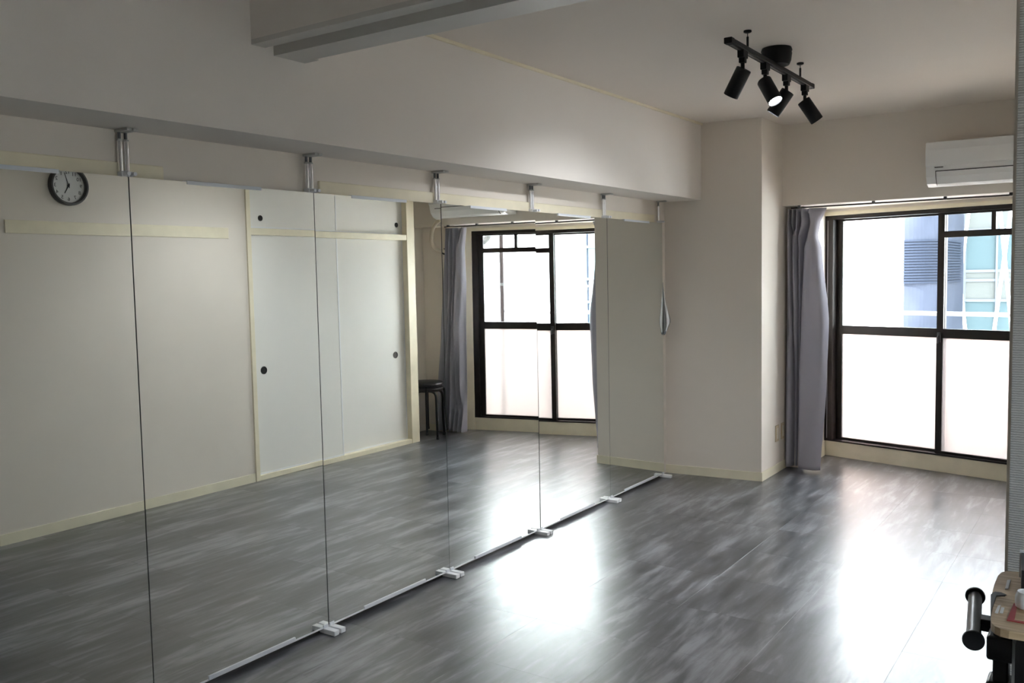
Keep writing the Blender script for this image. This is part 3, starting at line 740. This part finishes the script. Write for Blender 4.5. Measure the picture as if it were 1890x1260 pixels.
flat([(1848, 1121), (1854, 1122), (1851, 1132), (1845, 1131)], ZT, 'sticker', 'sticker', rk, rk)
flat([(1871, 1114), (1878, 1115), (1872, 1145), (1890, 1147.5), (1890, 1151), (1858, 1145)], ZT, 'red', 'red_tape', rk, rk)
# tube handle along the side
hA, hB = Vector((2.478, 1.985, 0.80)), Vector((2.504, 1.752, 0.80))
hn = MB().tube([hA, hB], 0.0125, 22).build('handle_tube', 'darkmetal', rk, rk)
dd = (hB - hA).normalized()
MB().lathe([(0, 0), (0.0175, 0), (0.0185, 0.002), (0.0185, 0.006), (0.0175, 0.008), (0, 0.008)], 28, frame_from(hB, dd)).build('end_cap', 'blackplastic', hn, rk)
MB().lathe([(0, 0), (0.0175, 0), (0.0185, 0.002), (0.0185, 0.006), (0.0175, 0.008), (0, 0.008)], 28, frame_from(hA - dd * 0.008, dd)).build('end_cap', 'blackplastic', hn, rk)
MB().box(2.495, 2.60, 1.845, 1.875, 0.783, 0.806, bev=0.002).build('handle_bracket', 'blackplastic', rk, rk)
MB().prism([tuple(on_z(u, v, ZT)[:2]) for u, v in ((1828.5, 1098), (1836, 1092.5), (1848, 1094), (1858, 1098.5), (1839, 1100.2), (1829, 1128))], ZT - 0.03, ZT + 0.0015).build('hinge_block', 'blackplastic', rk, rk)
# post with stepped clamps, fabric body, mesh panel
MB().box(2.531, 2.556, 1.79, 1.83, 0.02, 0.836, bev=0.003).build('post', 'blackplastic', rk, rk)
for z0, z1 in ((0.755, 0.80), (0.655, 0.715), (0.30, 0.36)):
    MB().box(2.521, 2.566, 1.782, 1.838, z0, z1, bev=0.005).build('post_clamp', 'blackplastic', rk, rk)
MB().box(2.566, 2.80, 1.72, 2.00, 0.66, 0.834, bev=0.02).build('body_box', 'blackplastic', rk, rk)
MB().box(2.566, 2.80, 1.76, 1.98, 0.10, 0.66, bev=0.02).build('lower_box', 'blackplastic', rk, rk)
MB().tube([(2.556, 1.775, 0.70), (2.552, 1.758, 0.66), (2.545, 1.745, 0.60), (2.54, 1.74, 0.45)], 0.003, 8).build('cable', 'darkmetal', rk, rk)
mb = MB()
for i in range(9):
    for j in range(12):
        x, z = 2.592 + i * 0.013 + (j % 2) * 0.0065, 0.655 - j * 0.008
        mb.add([(x - 0.005, 1.752, z), (x, 1.749, z - 0.0035), (x + 0.005, 1.752, z), (x, 1.749, z + 0.0035)], [(0, 1, 2, 3)])
        mb.add([(x - 0.005, 1.752, z), (x, 1.7545, z - 0.0035), (x + 0.005, 1.752, z), (x, 1.7545, z + 0.0035)], [(3, 2, 1, 0)])
M['mesh'] = mat('grey_mesh_cord', (0.16, 0.16, 0.165), 0.6)
tag(mb.build('mesh_panel', 'mesh', rk, rk), kind='stuff')
for yy in (1.76, 1.98):
    for xx in (2.551, 2.78):
        MB().tube([(xx, yy, 0.0), (xx, yy, 0.10)], 0.012, 12).build('leg', 'blackplastic', rk, rk)
# things standing on it
wc = on_z(1893, 1124, ZT)
cu = thing('white_cup', 'white rounded cup on the plywood top at the right edge', 'cup', (wc.x + 0.003, wc.y, ZT + 0.0012))
MB().lathe([(0, 0), (0.014, 0.0005), (0.0195, 0.004), (0.0205, 0.012), (0.020, 0.022), (0.017, 0.030), (0.0155, 0.030), (0.017, 0.022), (0.0175, 0.012), (0.013, 0.004), (0, 0.003)], 36, Matrix.Translation(cu.location)).build('bowl', 'white', cu, cu)
MB().lathe([(0.0155, 0.0300), (0.0165, 0.0315), (0.0172, 0.0300)], 36, Matrix.Translation(cu.location)).build('lip', 'white', cu, cu)
bx_ = thing('black_case', 'black case with a pale edge standing at the back of the plywood top', 'case', (2.59, 1.965, ZT))
p0 = on_z(1883, 1062, ZT); p1 = on_z(1882, 1100, ZT)
MB().prism([(p1.x + 0.002, p1.y), (p0.x + 0.002, p0.y - 0.01), (2.66, p0.y - 0.01), (2.66, p1.y)], ZT, ZT + 0.05).build('case_body', 'blackplastic', bx_, bx_)
MB().prism([(p0.x - 0.001, p0.y - 0.010), (p0.x - 0.001, p0.y - 0.006), (2.66, p0.y - 0.006), (2.66, p0.y - 0.010)], ZT, ZT + 0.055).build('pale_edge', 'white', bx_, bx_)

# ------------------------------------------------------------------ balcony and the street
bl = thing('balcony', 'balcony outside the window with pinkish parapet and pale handrail', 'balcony', (1.5, 7.9, -0.1), kind='structure')
def bb_(s0, s1, n0, n1, z0, z1, m_, nm): 
    MB().box(s0, s1, n0, n1, z0, z1, WT).build(nm, m_, bl, bl)
bb_(-2.5, 4.5, 0.12, 1.22, -0.25, -0.04, 'slab', 'balcony_floor')
bb_(-2.5, 4.5, 1.10, 1.22, -0.04, 0.93, 'parapet', 'parapet')
bb_(-2.5, 4.5, 0.10, 0.45, 2.46, 2.62, 'slab', 'added_shade_slab')  # overhead slab added to block sun and part of the sky
mb = MB(); mb.tube([WT @ Vector((-2.5, 1.16, 1.075)), WT @ Vector((4.5, 1.16, 1.075))], 0.018, 12); mb.build('handrail', 'railing', bl, bl)
for s in (-2.0, -0.6, 2.3, 3.7):
    mb = MB(); mb.tube([WT @ Vector((s, 1.16, 0.93)), WT @ Vector((s, 1.16, 1.075))], 0.012, 10); mb.build('rail_post', 'railing', bl, bl)
pp = thing('downpipe', 'brown downpipe on the balcony, seen in the mirror', 'pipe', (2.70, 7.735, 0))
MB().tube([(2.70, 7.735, -0.05), (2.70, 7.735, 2.46)], 0.022, 14).build('pipe', 'pipegrey', pp, pp)
for z in (0.7, 1.35, 2.0):
    MB().tube([(2.70, 7.735, z), (2.70, 7.735, z + 0.03)], 0.027, 14).build('pipe_band', 'duct', pp, pp)
dc = thing('exhaust_duct', 'pale curved duct under the added overhead slab, seen in the mirror', 'duct', (2.85, 7.6, 1.85))
hp = [(3.05, 7.50, 1.72), (2.92, 7.56, 1.76), (2.82, 7.60, 1.82), (2.76, 7.62, 1.90), (2.74, 7.63, 2.00), (2.74, 7.63, 2.455)]
MB().tube([catmull(hp, i / 20) for i in range(21)], 0.035, 14).build('duct_tube', 'duct', dc, dc)

struct('street_ground', MB().box(-90, 90, -60, 110, -10.2, -10.0), 'slab', 'street level far below the balcony', 'ground')
def building(name, label, loc): return thing(name, label, 'building', loc)
# white louvred block with a rounded corner
A = building('office_block', 'bright white office block with rounded louvred corner beyond the balcony', (-3, 19, -10))
ya = 18.0
def rounded(x0, x1, y0, r, y1, n=14):
    p = [(x0, y0), (x1 - r, y0)]
    p += [(x1 - r + r * math.sin(a), y0 + r - r * math.cos(a)) for a in [PI / 2 * i / n for i in range(1, n + 1)]]
    return p + [(x1, y1), (x0, y1)]
MB().box(-14, -0.72, ya, 21.0, -10, 12).build('wall', 'facade', A, A)
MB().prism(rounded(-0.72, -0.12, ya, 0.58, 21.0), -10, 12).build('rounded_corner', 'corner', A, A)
for z0, z1 in ((1.167, 1.994), (4.1, 4.95), (-1.8, -0.95)):
    n_ = 16
    for q in range(n_):
        zz = z0 + (z1 - z0) * q / n_
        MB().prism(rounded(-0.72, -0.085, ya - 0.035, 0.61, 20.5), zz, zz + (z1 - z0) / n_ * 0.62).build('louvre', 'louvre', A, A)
        MB().box(-1.35, -0.72, ya - 0.035, ya, zz, zz + (z1 - z0) / n_ * 0.62).build('louvre', 'palelouvre', A, A)
    for q in range(4):
        MB().box(-14 + q * 2.9, -14 + q * 2.9 + 2.75, ya - 0.03, ya, z0, z1).build('window_band', 'facade', A, A)
# teal glass building with white bracing
B = building('glass_building', 'pale teal glass building with white crossed bracing beyond the balcony', (3, 23, -10))
yb_ = 22.0
MB().box(-2.2, 9.75, yb_, 30, -10, 5.0).build('core', 'bluewall', B, B)
MB().box(-0.42, -0.22, yb_ - 0.10, yb_, -10, 5.0).build('corner_column', 'mullion', B, B)
zz = [-3.2, -1.85, -0.55, 0.72, 1.36, 2.25, 2.86, 3.6, 4.3, 5.0]
ms_ = ['teal', 'beige', 'teal', 'beige', 'teal', 'beige', 'teal', 'beige', 'teal']
xs = [-0.22 + 0.62 * i for i in range(17)]
for i in range(16):
    for k in range(9):
        if xs[i + 1] > 9.75: continue
        MB().box(xs[i] + 0.02, xs[i + 1] - 0.02, yb_ - 0.05, yb_, zz[k] + 0.03, zz[k + 1] - 0.03).build('pane', ms_[k], B, B)
    MB().box(xs[i] - 0.02, xs[i] + 0.02, yb_ - 0.09, yb_, -10, 5.0).build('mullion', 'mullion', B, B)
for z in zz + [1.16]:
    MB().box(-0.22, 9.75, yb_ - 0.08, yb_, z - 0.03, z + 0.03).build('rail', 'mullion', B, B)
def brace(p, q):
    a, b_ = on_y(*p, 21.3), on_y(*q, 21.3)
    d = b_ - a
    MB().tube([a - d * 0.3, b_ + d * 0.6], 0.038, 10).build('brace', 'brace', B, B)
brace((1758, 397), (1781, 605)); brace((1787, 397), (1759, 605)); brace((1847, 400), (1867, 608)); brace((1865, 394), (1835, 608))
# white block seen only in the mirror
Cb = building('white_block', 'blank white building filling the window view in the mirror', (14, 20, -10))
MB().box(9.9, 24, 19.0, 28, -10, 14).build('wall', 'facade', Cb, Cb)
for q in range(3):
    for k in range(3):
        MB().box(11.2 + q * 3, 12.6 + q * 3, 18.96, 19.0, 0.2 + 3 * k - 3, 1.7 + 3 * k - 3).build('window', 'louvre', Cb, Cb)
